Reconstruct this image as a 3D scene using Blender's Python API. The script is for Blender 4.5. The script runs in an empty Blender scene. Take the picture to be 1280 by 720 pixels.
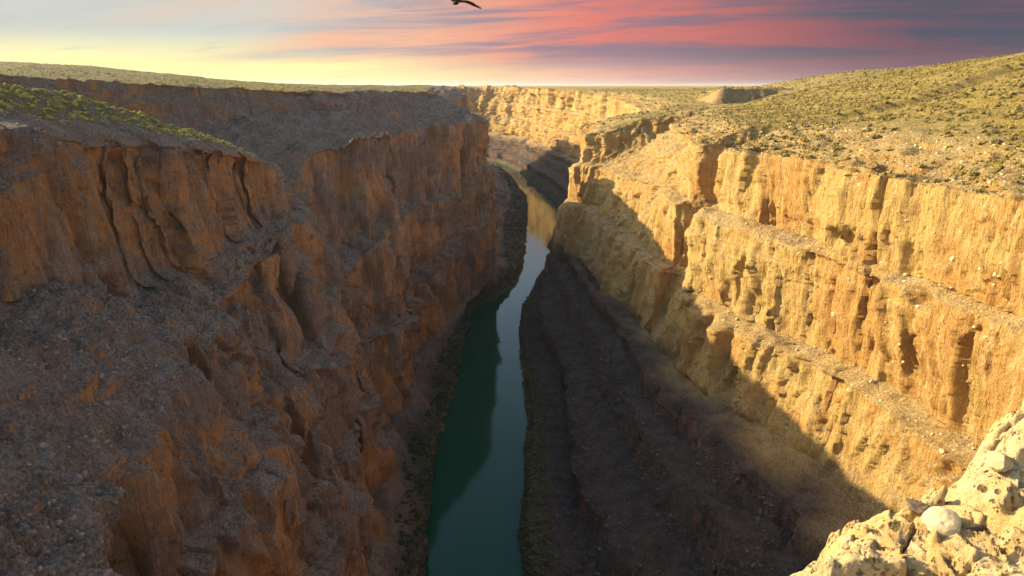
import bpy, math, random, time
import numpy as np
T0 = time.time()
Q = 1.0                       # mesh density factor
HAZE = 2.2e-5
EYE = 280.0                   # camera height above the river (all tables below are relative to the eye)
rng = np.random.default_rng(7)
scene = bpy.context.scene
COL = scene.collection

# ------------------------------------------------------------------ noise
def _h(ix, iy, iz, seed):
    h = (ix.astype(np.uint32) * np.uint32(374761393)) ^ (iy.astype(np.uint32) * np.uint32(668265263)) ^ (iz.astype(np.uint32) * np.uint32(2147483647 - 1274126177)) ^ np.uint32((seed * 362437 + 1013904223) & 0xffffffff)
    h = (h ^ (h >> np.uint32(13))) * np.uint32(1274126177)
    h = (h ^ (h >> np.uint32(16))) * np.uint32(2246822519)
    h ^= h >> np.uint32(15)
    return h
def _r(h): return (h & np.uint32(0xffffff)).astype(np.float32) / np.float32(0xffffff)
def vn(x, y, z, seed=0):
    fx, fy, fz = np.floor(x), np.floor(y), np.floor(z)
    ix, iy, iz = fx.astype(np.int64), fy.astype(np.int64), fz.astype(np.int64)
    tx, ty, tz = [(a - b).astype(np.float32) for a, b in ((x, fx), (y, fy), (z, fz))]
    tx, ty, tz = [t * t * t * (t * (t * 6 - 15) + 10) for t in (tx, ty, tz)]
    out = 0
    for dx in (0, 1):
        wx = tx if dx else 1 - tx
        for dy in (0, 1):
            wy = ty if dy else 1 - ty
            for dz in (0, 1):
                wz = tz if dz else 1 - tz
                out = out + wx * wy * wz * _r(_h(ix + dx, iy + dy, iz + dz, seed))
    return out * 2 - 1
def fbm(x, y, z, oc=4, seed=0, gain=.5, lac=2.03):
    a, s, t = 1.0, 0, 0.0
    for o in range(oc):
        s = s + a * vn(x, y, z, seed + o * 17); t += a
        x, y, z = x * lac + 3.1, y * lac + 7.7, z * lac + 1.3; a *= gain
    return s / t * 1.5
def ridge(x, y, z, oc=3, seed=0):
    a, s, t = 1.0, 0, 0.0
    for o in range(oc):
        s = s + a * (1 - np.abs(vn(x, y, z, seed + o * 13)) * 2).clip(-1, 1); t += a
        x, y, z = x * 2.1 + 5.1, y * 2.1 + 1.7, z * 2.1; a *= .5
    return s / t
def worley(x, y, z, seed=0):
    """F1, F2 and a per-cell random value"""
    ix, iy, iz = [np.floor(a).astype(np.int64) for a in (x, y, z)]
    f1 = np.full(x.shape, 9., np.float32); f2 = f1.copy(); c = np.zeros(x.shape, np.float32)
    for dx in (-1, 0, 1):
        for dy in (-1, 0, 1):
            for dz in (-1, 0, 1):
                h = _h(ix + dx, iy + dy, iz + dz, seed)
                px = ix + dx + _r(h); py = iy + dy + _r(h * np.uint32(747796405) + np.uint32(11)); pz = iz + dz + _r(h * np.uint32(2891336453) + np.uint32(5))
                d = ((px - x) ** 2 + (py - y) ** 2 + (pz - z) ** 2).astype(np.float32)
                m = d < f1
                f2 = np.where(m, f1, np.minimum(f2, d)); c = np.where(m, _r(h * np.uint32(277803737)), c); f1 = np.where(m, d, f1)
    return np.sqrt(f1), np.sqrt(f2), c
def facet(x, y, z, seed, sx, sz, amp, tilt, soft=.12):
    """angular broken rock: every cell is a tilted plane of its own, cut by sharp joints"""
    X, Y, Z = x / sx, y / sx, z / sz
    ix, iy, iz = [np.floor(a).astype(np.int64) for a in (X, Y, Z)]
    f1 = np.full(x.shape, 9., np.float32); f2 = f1.copy(); v = np.zeros(x.shape, np.float32)
    for dx in (-1, 0, 1):
        for dy in (-1, 0, 1):
            for dz in (-1, 0, 1):
                h = _h(ix + dx, iy + dy, iz + dz, seed)
                ex = (X - ix - dx - _r(h)).astype(np.float32); ey = (Y - iy - dy - _r(h * np.uint32(747796405) + np.uint32(11))).astype(np.float32)
                ez = (Z - iz - dz - _r(h * np.uint32(2891336453) + np.uint32(5))).astype(np.float32)
                d = ex * ex + ey * ey + ez * ez; m = d < f1
                f2 = np.where(m, f1, np.minimum(f2, d)); f1 = np.where(m, d, f1)
                q = h * np.uint32(277803737)
                v = np.where(m, amp * (_r(q) - .5) + tilt * ((_r(q >> np.uint32(3)) - .5) * ex + (_r(q >> np.uint32(5)) - .5) * ey + .8 * (_r(q >> np.uint32(7)) - .5) * ez), v)
    g = np.sqrt(f2) - np.sqrt(f1)
    return v * sst(0, soft, g) - .18 * amp * sst(soft, 0, g)
def sst(a, b, x):
    t = np.clip((x - a) / (b - a), 0, 1); return t * t * (3 - 2 * t)

# ------------------------------------------------------------------ mesh helpers
def grid_mesh(name, P, mat, attrs=None, flip=False, kind='structure', label=None, cat=None):
    n, m = P.shape[:2]
    me = bpy.data.meshes.new(name)
    idx = np.arange(n * m, dtype=np.int32).reshape(n, m)
    q = [idx[:-1, :-1], idx[1:, :-1], idx[1:, 1:], idx[:-1, 1:]]
    if flip: q = q[::-1]
    F = np.stack(q, -1).reshape(-1, 4)
    raw_mesh(me, P.reshape(-1, 3), F)
    for k, a in (attrs or {}).items():
        at = me.attributes.new(k, 'FLOAT', 'POINT'); at.data.foreach_set('value', np.ascontiguousarray(a.reshape(-1), np.float32))
    o = bpy.data.objects.new(name, me); COL.objects.link(o); me.materials.append(mat)
    tag(o, label, cat, kind=kind)
    return o
def raw_mesh(me, V, F, smooth=True):
    k = F.shape[1]
    me.vertices.add(len(V)); me.vertices.foreach_set('co', np.ascontiguousarray(V, np.float32).reshape(-1))
    me.loops.add(F.size); me.loops.foreach_set('vertex_index', np.ascontiguousarray(F, np.int32).reshape(-1))
    me.polygons.add(len(F)); me.polygons.foreach_set('loop_start', np.arange(0, F.size, k, dtype=np.int32))
    me.polygons.foreach_set('use_smooth', np.full(len(F), smooth))
    me.update(calc_edges=True)
def tag(o, label=None, cat=None, group=None, kind=None):
    if label: o['label'] = label
    if cat: o['category'] = cat
    if group: o['group'] = group
    if kind: o['kind'] = kind
    return o

# ------------------------------------------------------------------ materials
class NT:
    def __init__(s, name):
        s.m = bpy.data.materials.new(name); s.m.use_nodes = True; s.t = s.m.node_tree; s.n = s.t.nodes
        s.b = s.n['Principled BSDF']; s.out = s.n['Material Output']
    def new(s, ty, **kw):
        n = s.n.new(ty)
        for k, v in kw.items(): setattr(n, k, v)
        return n
    def link(s, a, b): s.t.links.new(a, b)
    def val(s, sock, v):
        if hasattr(v, 'is_output') or isinstance(v, bpy.types.NodeSocket): s.link(v, sock)
        else: sock.default_value = v
    def math(s, op, a, b=0.0, c=None, clamp=False):
        n = s.new('ShaderNodeMath', operation=op, use_clamp=clamp); s.val(n.inputs[0], a); s.val(n.inputs[1], b)
        if c is not None: s.val(n.inputs[2], c)
        return n.outputs[0]
    def mix(s, f, a, b, mode='MIX'):
        n = s.new('ShaderNodeMix', data_type='RGBA', blend_type=mode); s.val(n.inputs[0], f)
        s.val(n.inputs[6], a if not isinstance(a, tuple) else (*a, 1)); s.val(n.inputs[7], b if not isinstance(b, tuple) else (*b, 1))
        return n.outputs[2]
    def pos(s, sc=(1, 1, 1)):
        g = s.new('ShaderNodeNewGeometry'); n = s.new('ShaderNodeMapping'); n.inputs['Scale'].default_value = sc
        s.link(g.outputs['Position'], n.inputs[0]); return n.outputs[0]
    def noise(s, v, scale, detail=4, rough=.55, dist=0):
        n = s.new('ShaderNodeTexNoise'); n.inputs['Scale'].default_value = scale; n.inputs['Detail'].default_value = detail
        n.inputs['Roughness'].default_value = rough; n.inputs['Distortion'].default_value = dist; s.link(v, n.inputs['Vector']); return n.outputs[0]
    def vor(s, v, scale, feature='F1', out=0):
        n = s.new('ShaderNodeTexVoronoi', feature=feature); n.inputs['Scale'].default_value = scale; s.link(v, n.inputs['Vector']); return n.outputs[out]
    def ramp(s, f, a, b):
        n = s.new('ShaderNodeMapRange', interpolation_type='SMOOTHSTEP'); s.val(n.inputs[0], f); n.inputs[1].default_value = a; n.inputs[2].default_value = b
        return n.outputs[0]
    def bump(s, h, st, dist, prev=None):
        n = s.new('ShaderNodeBump'); n.inputs['Strength'].default_value = st; n.inputs['Distance'].default_value = dist
        s.link(h, n.inputs['Height'])
        if prev: s.link(prev, n.inputs['Normal'])
        return n.outputs[0]

def rock_mat(name, base, warm, pale, grey, slope_col, veg_a, veg_b, slope_dark, fine=1.0):
    t = NT(name)
    P = t.pos(); PV = t.pos((1, 1, .12)); PH = t.pos((.08, .08, 1))
    geo = t.new('ShaderNodeNewGeometry'); sep = t.new('ShaderNodeSeparateXYZ'); t.link(geo.outputs['Normal'], sep.inputs[0])
    nz = sep.outputs[2]
    at = t.new('ShaderNodeAttribute', attribute_name='veg'); veg = at.outputs['Fac']
    big = t.noise(P, .018 * fine, 5, .6); mid = t.noise(P, .09 * fine, 6, .65); stre = t.noise(PV, .16 * fine, 6, .68, .4)
    stre2 = t.noise(PV, .55 * fine, 5, .7); bed = t.noise(PH, .16 * fine, 5, .7)
    grain = t.noise(P, 1.1 * fine, 5, .7)
    c = t.mix(t.math('MULTIPLY', t.ramp(big, .47, .60), .7), base, warm)
    c = t.mix(t.math('MULTIPLY', t.ramp(stre, .54, .64), .8), c, warm)
    c = t.mix(t.math('MULTIPLY', t.ramp(stre, .46, .33), .8), c, pale)
    c = t.mix(t.math('MULTIPLY', t.ramp(bed, .55, .72), .45), c, pale)
    c = t.mix(t.math('MULTIPLY', t.ramp(stre2, .54, .72), .75), c, grey)
    # weathered grey rubble on everything that is not steep
    ar = t.new('ShaderNodeAttribute', attribute_name='rub')
    flat = t.ramp(t.math('ADD', t.math('ADD', nz, t.math('MULTIPLY', ar.outputs['Fac'], .30)), t.math('MULTIPLY', t.math('SUBTRACT', mid, .5), .9)), .30, .66)
    rub = t.mix(t.ramp(t.math('ADD', t.math('MULTIPLY', grain, .6), t.math('MULTIPLY', mid, .4)), .38, .60), slope_dark, slope_col)
    rub = t.mix(t.math('MULTIPLY', t.ramp(big, .45, .6), .35), rub, base)
    c = t.mix(t.math('MULTIPLY', flat, .9), c, rub)
    # shade of the lower canyon painted into the rock and scree colour
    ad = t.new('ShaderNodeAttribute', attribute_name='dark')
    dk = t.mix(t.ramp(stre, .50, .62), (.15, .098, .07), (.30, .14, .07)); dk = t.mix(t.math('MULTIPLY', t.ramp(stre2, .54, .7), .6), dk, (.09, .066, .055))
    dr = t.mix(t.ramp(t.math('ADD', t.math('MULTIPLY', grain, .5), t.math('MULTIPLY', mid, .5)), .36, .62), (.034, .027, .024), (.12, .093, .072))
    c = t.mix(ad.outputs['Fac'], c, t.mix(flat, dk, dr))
    # low plants
    vm = t.math('MULTIPLY', t.ramp(t.math('ADD', nz, t.math('MULTIPLY', t.math('SUBTRACT', grain, .5), .6)), .45, .8), veg)
    vm = t.math('MULTIPLY', vm, t.ramp(t.noise(P, .35 * fine, 6, .75), .40, .56))
    vc = t.mix(t.ramp(t.noise(P, .07 * fine, 4), .4, .6), veg_a, veg_b)
    c = t.mix(vm, c, vc)
    pk = t.math('MULTIPLY', t.ramp(t.vor(t.pos((1, 1, .45)), .38 * fine), .30, .12), t.ramp(t.noise(P, .12 * fine, 4, .7), .50, .60))
    c = t.mix(t.math('MULTIPLY', pk, .7), c, t.mix(.7, c, grey))
    # grain of the rock
    c = t.mix(t.math('MULTIPLY', t.ramp(grain, .62, .35), .38), c, t.mix(.5, c, (0.02, 0.014, 0.01)))
    t.link(c, t.b.inputs['Base Color']); t.b.inputs['Roughness'].default_value = .95; t.b.inputs['Specular IOR Level'].default_value = .15
    h = t.math('ADD', t.math('MULTIPLY', t.noise(PV, .5 * fine, 8, .72), 1.0), t.math('MULTIPLY', t.noise(P, .8 * fine, 8, .75), 1.0))
    h = t.math('ADD', h, t.math('MULTIPLY', t.ramp(t.noise(t.pos((1, 1, .05)), .9 * fine, 4, .6), .44, .50), .35))
    h = t.math('SUBTRACT', h, t.math('MULTIPLY', pk, .5))
    t.link(t.bump(h, 1.0, 1.8 / fine), t.b.inputs['Normal'])
    return t.m

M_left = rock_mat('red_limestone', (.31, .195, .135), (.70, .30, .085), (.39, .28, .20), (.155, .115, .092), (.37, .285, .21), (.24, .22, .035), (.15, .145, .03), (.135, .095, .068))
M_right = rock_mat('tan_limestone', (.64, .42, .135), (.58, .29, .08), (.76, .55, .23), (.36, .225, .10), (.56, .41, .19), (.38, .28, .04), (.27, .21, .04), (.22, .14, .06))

# ------------------------------------------------------------------ contours
def curve(tab, Y, smooth=True):
    tab = np.array(sorted(tab), float)
    y = tab[:, 0]; out = []
    for k in range(1, tab.shape[1]):
        v = tab[:, k]
        # monotone cubic
        h = np.diff(y); d = np.diff(v) / h
        m = np.zeros_like(v); m[0], m[-1] = d[0], d[-1]
        same = d[:-1] * d[1:] > 0
        w1, w2 = 2 * h[1:] + h[:-1], h[1:] + 2 * h[:-1]
        with np.errstate(divide='ignore', invalid='ignore'):
            hm = (w1 + w2) / (w1 / d[:-1] + w2 / d[1:])
        m[1:-1] = np.where(same, hm, 0)
        i = np.clip(np.searchsorted(y, Y) - 1, 0, len(y) - 2)
        tt = np.clip((Y - y[i]) / h[i], 0, 1)
        out.append((2 * tt**3 - 3 * tt**2 + 1) * v[i] + (tt**3 - 2 * tt**2 + tt) * h[i] * m[i] + (-2 * tt**3 + 3 * tt**2) * v[i + 1] + (tt**3 - tt**2) * h[i] * m[i + 1])
    return out

L_water = [(-200, -50), (200, -48), (341, -53), (396, -58), (467, -60), (562, -53), (670, -54), (826, -50), (900, -20), (965, 8), (1264, 26), (1722, 36), (1857, 28), (2416, -50), (2600, -180), (2800, -800), (3000, -3000)]
L_foot = [(-200, -64, -240), (292, -76, -242), (389, -89, -245), (445, -102, -247), (510, -92, -255), (581, -90, -262), (622, -118, -262), (650, -98, -262), (707, -86, -262), (823, -52, -260), (906, -25, -245), (975, -22, -245), (1060, -50, -240), (1300, -80, -240), (1800, -55, -240), (2300, -130, -240), (2500, -250, -240), (2750, -900, -240), (2900, -3000, -240)]
L_mid = [(-200, -72, -190), (292, -82, -190), (400, -95, -190), (452, -114, -188), (505, -92, -190), (560, -80, -190), (592, -86, -190), (622, -134, -190), (655, -104, -190), (740, -82, -190), (823, -54, -180), (906, -25, -170), (955, -24, -170), (1060, -70, -170), (1300, -105, -170), (1800, -80, -170), (2300, -160, -170), (2480, -300, -170), (2700, -1000, -170), (2850, -3000, -170)]
L_edge = [(-200, -66, -92), (120, -83, -98), (164, -98, -95), (244, -119, -94), (323, -122, -85), (400, -130, -80), (453, -142, -75), (475, -152, -66), (505, -139, -46), (524, -120, -41), (575, -100, -38), (598, -104, -39), (622, -146, -50), (648, -114, -43), (740, -86, -42), (820, -58, -43), (900, -31, -44), (915, -31, -48), (945, -48, -88), (990, -70, -95), (1060, -120, -100), (1200, -140, -90), (1400, -100, -25), (1800, -125, -14), (2200, -165, -12), (2400, -350, -12), (2600, -1100, -12), (2750, -3000, -12)]
L_capb = [(-200, -132, -50), (110, -146, -52), (199, -150, -62), (245, -147, -75), (270, -137, -75), (297, -135, -75), (360, -137, -75), (427, -143, -75), (450, -168, -72), (480, -172, -56), (505, -146, -45), (524, -126, -40), (575, -106, -37), (598, -109, -38), (622, -134, -44), (645, -118, -42), (740, -92, -41), (820, -64, -42), (900, -37, -42), (915, -37, -46), (945, -54, -86), (990, -76, -100), (1060, -118, -106), (1200, -155, -75), (1400, -118, -12.9), (1800, -138, -11.4), (2200, -178, -11.4), (2390, -360, -11.4), (2590, -1110, -11.4), (2740, -3010, -11.4)]
L_capt = [(-200, -140, -5), (110, -151, -10), (199, -151, -12), (240, -150, -18), (328, -141, -29), (405, -142, -44), (425, -150, -52), (445, -178, -62), (480, -186, -50), (505, -160, -42), (524, -140, -37), (575, -120, -33), (598, -124, -34), (622, -146, -38), (645, -130, -37), (740, -105, -37), (820, -78, -37), (900, -52, -37), (915, -53, -42), (945, -70, -82), (990, -90, -98), (1060, -135, -100), (1200, -167, -75), (1400, -130, -11.4), (1800, -150, -9.9), (2200, -190, -9.9), (2380, -370, -9.9), (2580, -1120, -9.9), (2730, -3020, -9.9)]
L_crest = [(-200, -185, 6), (110, -190, 5), (220, -190, 2), (275, -182, -3), (340, -170, -17), (400, -158, -35), (425, -162, -44), (445, -195, -52), (480, -206, -42), (505, -185, -36), (524, -164, -30), (575, -142, -25), (598, -140, -26), (622, -158, -28), (645, -145, -28), (740, -120, -28), (820, -97, -28), (900, -70, -28), (915, -72, -34), (945, -88, -76), (990, -104, -92), (1060, -145, -94), (1200, -177, -75), (1400, -140, -9.6), (1800, -160, -8.4), (2200, -205, -8.4), (2370, -385, -8.4), (2570, -1135, -8.4), (2720, -3035, -8.4)]
L_ubase = [(-200, -262, -30), (110, -270, -30), (300, -262, -30), (405, -252, -32), (465, -235, -30), (540, -205, -24), (575, -175, -20), (620, -162, -20), (690, -142, -19), (800, -122, -20), (895, -88, -20), (915, -86, -30), (950, -98, -74), (1000, -114, -86), (1060, -152, -88), (1200, -187, -75), (1400, -150, -7.8), (1800, -170, -6.6), (2200, -215, -6.6), (2360, -400, -6.6), (2560, -1150, -6.6), (2710, -3050, -6.6)]
L_rim = [(-200, -330, 4), (110, -330, 4), (300, -300, 2.5), (465, -243, 0), (540, -215, -2.5), (575, -186, -5), (620, -172, -6), (690, -154, -6.5), (800, -136, -7), (870, -112, -8), (900, -96, -12), (945, -110, -70), (985, -125, -72), (1026, -140, -75), (1100, -170, -76), (1200, -197, -75), (1400, -160, -4.2), (1800, -180, -3.0), (2200, -230, -2.4), (2350, -420, -2.4), (2550, -1170, -2.4), (2700, -3070, -2.4)]  # mostly hidden left contours past the last buttress, shaped to place sun and shadow

R_water = [(-200, 14), (200, 12), (341, 8), (376, 5), (435, 9), (527, 11), (623, 8), (772, 10), (928, 28), (1155, 76), (1437, 97), (1673, 111), (1948, 80), (2597, -45), (2750, -150), (3000, -700), (3300, -2800)]
R_bb = [(-200, 112, -243), (298, 100, -243), (349, 88, -243), (424, 78, -243), (549, 74, -243), (737, 62, -243), (860, 52, -243), (925, 48, -245), (1000, 75, -243), (1155, 112, -243), (1437, 140, -243), (1673, 160, -243), (1948, 135, -240), (2300, 70, -240), (2600, 5, -240), (2780, -110, -240), (3040, -680, -240), (3350, -2800, -240)]
R_bt = [(-200, 118, -222), (298, 107, -222), (349, 94, -222), (424, 84, -222), (549, 80, -222), (737, 68, -222), (860, 57, -224), (925, 52, -228), (1000, 82, -225), (1155, 120, -225), (1437, 147, -225), (1673, 167, -222), (1948, 142, -220), (2300, 78, -218), (2600, 12, -215), (2800, -105, -215), (3050, -670, -215), (3370, -2800, -215)]
R_l3 = [(-200, 176, -196), (249, 168, -198), (315, 170, -198), (359, 155, -199), (416, 136, -200), (511, 122, -203), (600, 114, -205), (700, 98, -208), (850, 76, -212), (920, 62, -216), (1000, 98, -212), (1155, 150, -205), (1437, 180, -205), (1673, 200, -200), (1948, 175, -195), (2300, 105, -190), (2600, 40, -185), (2820, -85, -180), (3080, -650, -180), (3400, -2800, -180)]
R_l2 = [(-200, 190, -150), (249, 184, -150), (306, 180, -150), (359, 166, -150), (405, 150, -150), (473, 131, -150), (492, 129, -150), (514, 138, -150), (546, 138, -150), (556, 123, -150), (700, 112, -150), (850, 92, -150), (920, 72, -152), (1000, 110, -150), (1155, 175, -150), (1437, 205, -150), (1673, 215, -145), (1948, 190, -140), (2300, 120, -135), (2600, 52, -130), (2835, -75, -125), (3095, -640, -125), (3420, -2800, -125)]
R_l1 = [(-200, 196, -90), (200, 185, -90), (235, 190, -90), (317, 186, -90), (357, 176, -90), (413, 164, -90), (471, 146, -90), (490, 143, -90), (514, 162, -92), (546, 162, -94), (554, 134, -95), (620, 138, -96), (660, 146, -96), (700, 134, -97), (850, 122, -100), (885, 98, -100), (922, 84, -105), (1000, 125, -100), (1155, 200, -95), (1437, 225, -90), (1673, 228, -85), (1948, 200, -80), (2300, 134, -75), (2600, 62, -70), (2850, -65, -65), (3110, -630, -65), (3440, -2800, -65)]
R_rim = [(-200, 206, -44), (200, 196, -44), (235, 198, -44), (317, 192, -44), (357, 183, -44), (413, 174, -44), (471, 158, -45), (492, 156, -46), (514, 178, -46), (546, 180, -48), (555, 150, -48), (580, 150, -49), (606, 160, -50), (740, 176, -48), (820, 194, -46), (862, 212, -46), (880, 170, -50), (893, 118, -62), (925, 94, -66), (960, 100, -62), (1000, 140, -60), (1155, 215, -45), (1437, 242, -38), (1673, 245, -32), (1948, 215, -28), (2300, 150, -24), (2600, 80, -20), (2870, -50, -16), (3130, -610, -16), (3460, -2800, -16)]

def ysamples(tabs, y0, y1, n):
    y = np.concatenate([np.linspace(y0, 90, 60), np.exp(np.linspace(math.log(90.5), math.log(y1), 12000))])
    dens = np.zeros(len(y) - 1)
    for tb in tabs:
        X = curve(tb, y)[0]
        dens = np.maximum(dens, np.hypot(np.diff(X), np.diff(y)))
    ym = .5 * (y[1:] + y[:-1]); D = np.hypot(np.maximum(ym, 110), 60)
    # along-view lengths shrink with distance, so far stretches need fewer columns than their length asks for
    w = dens / D * np.where(ym < 90, .12, 1) * (1 + .0 * ym)
    cum = np.concatenate([[0], np.cumsum(w)])
    return np.interp(np.linspace(0, cum[-1], n), cum, y)

def loft(tabs, Y, rows, wob=()):
    cs = [np.stack([curve(t, Y)[0], Y, (curve(t, Y)[1] if len(t[0]) > 2 else np.full(len(Y), -280.))], -1) for t in tabs]
    for k, ax, az, sd in wob:                 # ledges wander and change width along the cliff
        n1 = fbm(Y / 26, 0 * Y + sd, 0 * Y, 3, 900 + sd); n2 = fbm(Y / 70, 0 * Y + k // 2, 0 * Y + .5, 3, 950)
        cs[k][:, 0] += ax * n1; cs[k][:, 2] += az * n2
    out, tier = [], []
    for k in range(len(cs) - 1):
        n = rows[k]
        for j in range(n):
            f = j / n
            out.append(cs[k] * (1 - f) + cs[k + 1] * f); tier.append(k + f)
    out.append(cs[-1]); tier.append(len(cs) - 1)
    return np.stack(out, 1), np.array(tier)       # (nY, nRow, 3)

def normals(P):
    du = np.gradient(P, axis=0); dv = np.gradient(P, axis=1)
    n = np.cross(du, dv); n /= np.linalg.norm(n, axis=-1, keepdims=True) + 1e-9
    return n

def shift(tab, dx, z=None, dz=0):
    return [(r[0], r[1] + dx, (z if z is not None else (r[2] if len(r) > 2 else -280) + dz)) for r in tab]

def displace(P, wall, talus, plat, seed, capmask=None):
    """wall / talus / plat: per-vertex weights"""
    x, y, z = P[..., 0].copy(), P[..., 1].copy(), P[..., 2].copy()
    n = normals(P); nh = n.copy(); nh[..., 2] *= .15; nh /= np.linalg.norm(nh, axis=-1, keepdims=True) + 1e-9
    dist = np.hypot(y, 60) / 400
    big = fbm(x / 70, y / 70, z / 260, 3, seed)
    wx = x + 6 * fbm(x / 40, y / 40, z / 60, 2, seed + 5); wy = y + 6 * fbm(x / 40, y / 40, z / 60, 2, seed + 6)
    crack = ridge(wx / 34, wy / 34, z / 330, 2, seed + 1)
    crack = np.clip(crack - .45, 0, 1) / .55
    fl1 = ridge(wx / 15, wy / 15, z / 120, 3, seed + 2)
    fl2 = ridge(wx / 5, wy / 5, z / 34, 3, seed + 3)
    pil = np.abs(vn(wx / 24, wy / 24, z / 200, seed + 21))      # rounded pillars between joints
    zz = z + 4 * fbm(x / 90, y / 90, z / 90, 3, seed + 8)
    st = vn(zz / 9, x / 300, y / 300, seed + 9); st = np.tanh(st * 4) * .5 + .5 * vn(zz / 3.2, x / 80, y / 80, seed + 10)
    fa = facet(wx, wy, z, seed + 52, 18, 140, 7.0, 10, .10)
    fb = facet(wx, wy, z, seed + 53, 6.5, 42, 2.6, 4.6, .10)
    fc = facet(x, y, z, seed + 54, 2.8, 12, 1.1, 2.4, .08)
    p1, p2, pc = worley(wx / 5, wy / 5, z / 9, seed + 51)
    pits = -1.6 * (pc > .95) * sst(.42, .12, p1)
    fin = fbm(x / 2.2, y / 2.2, z / 8, 3, seed + 12, .6)
    bedst = np.tanh(vn(zz / 22, x / 400, y / 400, seed + 15) * 6) * 1.0
    dw = 6 * big + fa + fb + fc + pits - 7 * crack ** 1.3 + 2.0 * (.35 - fl1) + .9 * (.2 - fl2) + 3.0 * (pil - .35) + .15 * st + bedst + .45 * fin
    # rubble slopes
    g1, g2, gc = worley(x / 5.5, y / 5.5, z / 5.5, seed + 31)
    h1, h2, hc = worley(x / 2.2, y / 2.2, z / 2.2, seed + 32)
    gul = ridge(x / 45, y / 45, z / 120, 3, seed + 33)
    dt = 3.5 * big - 5.0 * (gul - .3) + 1.8 * (gc - .5) * sst(0, .2, g2 - g1) + 2.6 * fbm(x / 22, y / 22, z / 22, 4, seed + 34, .6) + 1.5 * (.55 - g1) * (gc > .35) + 1.2 * (.5 - h1) * (.4 + hc) + facet(x, y, z, seed + 55, 6, 6, 1.6, 2.6) + .4 * fin + 1.0 * st + 2.6 * np.tanh(3 * vn(zz / 13, x / 200, y / 200, seed + 35)) * sst(-70, -110, z)
    dp = 1.4 * np.abs(vn(x / 14, y / 14, 0 * z, seed + 44)) + 2.2 * fbm(x / 60, y / 60, 0 * z, 4, seed + 40) + .9 * fbm(x / 9, y / 9, 0 * z, 4, seed + 41, .6) + .7 * (.55 - g1) * (gc > .4) + .45 * (.5 - h1)
    P = P + nh * (dw * wall)[..., None] + n * (dt * talus)[..., None]
    P[..., 2] += dp * plat
    return P

NY = int(1500 * Q)
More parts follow.
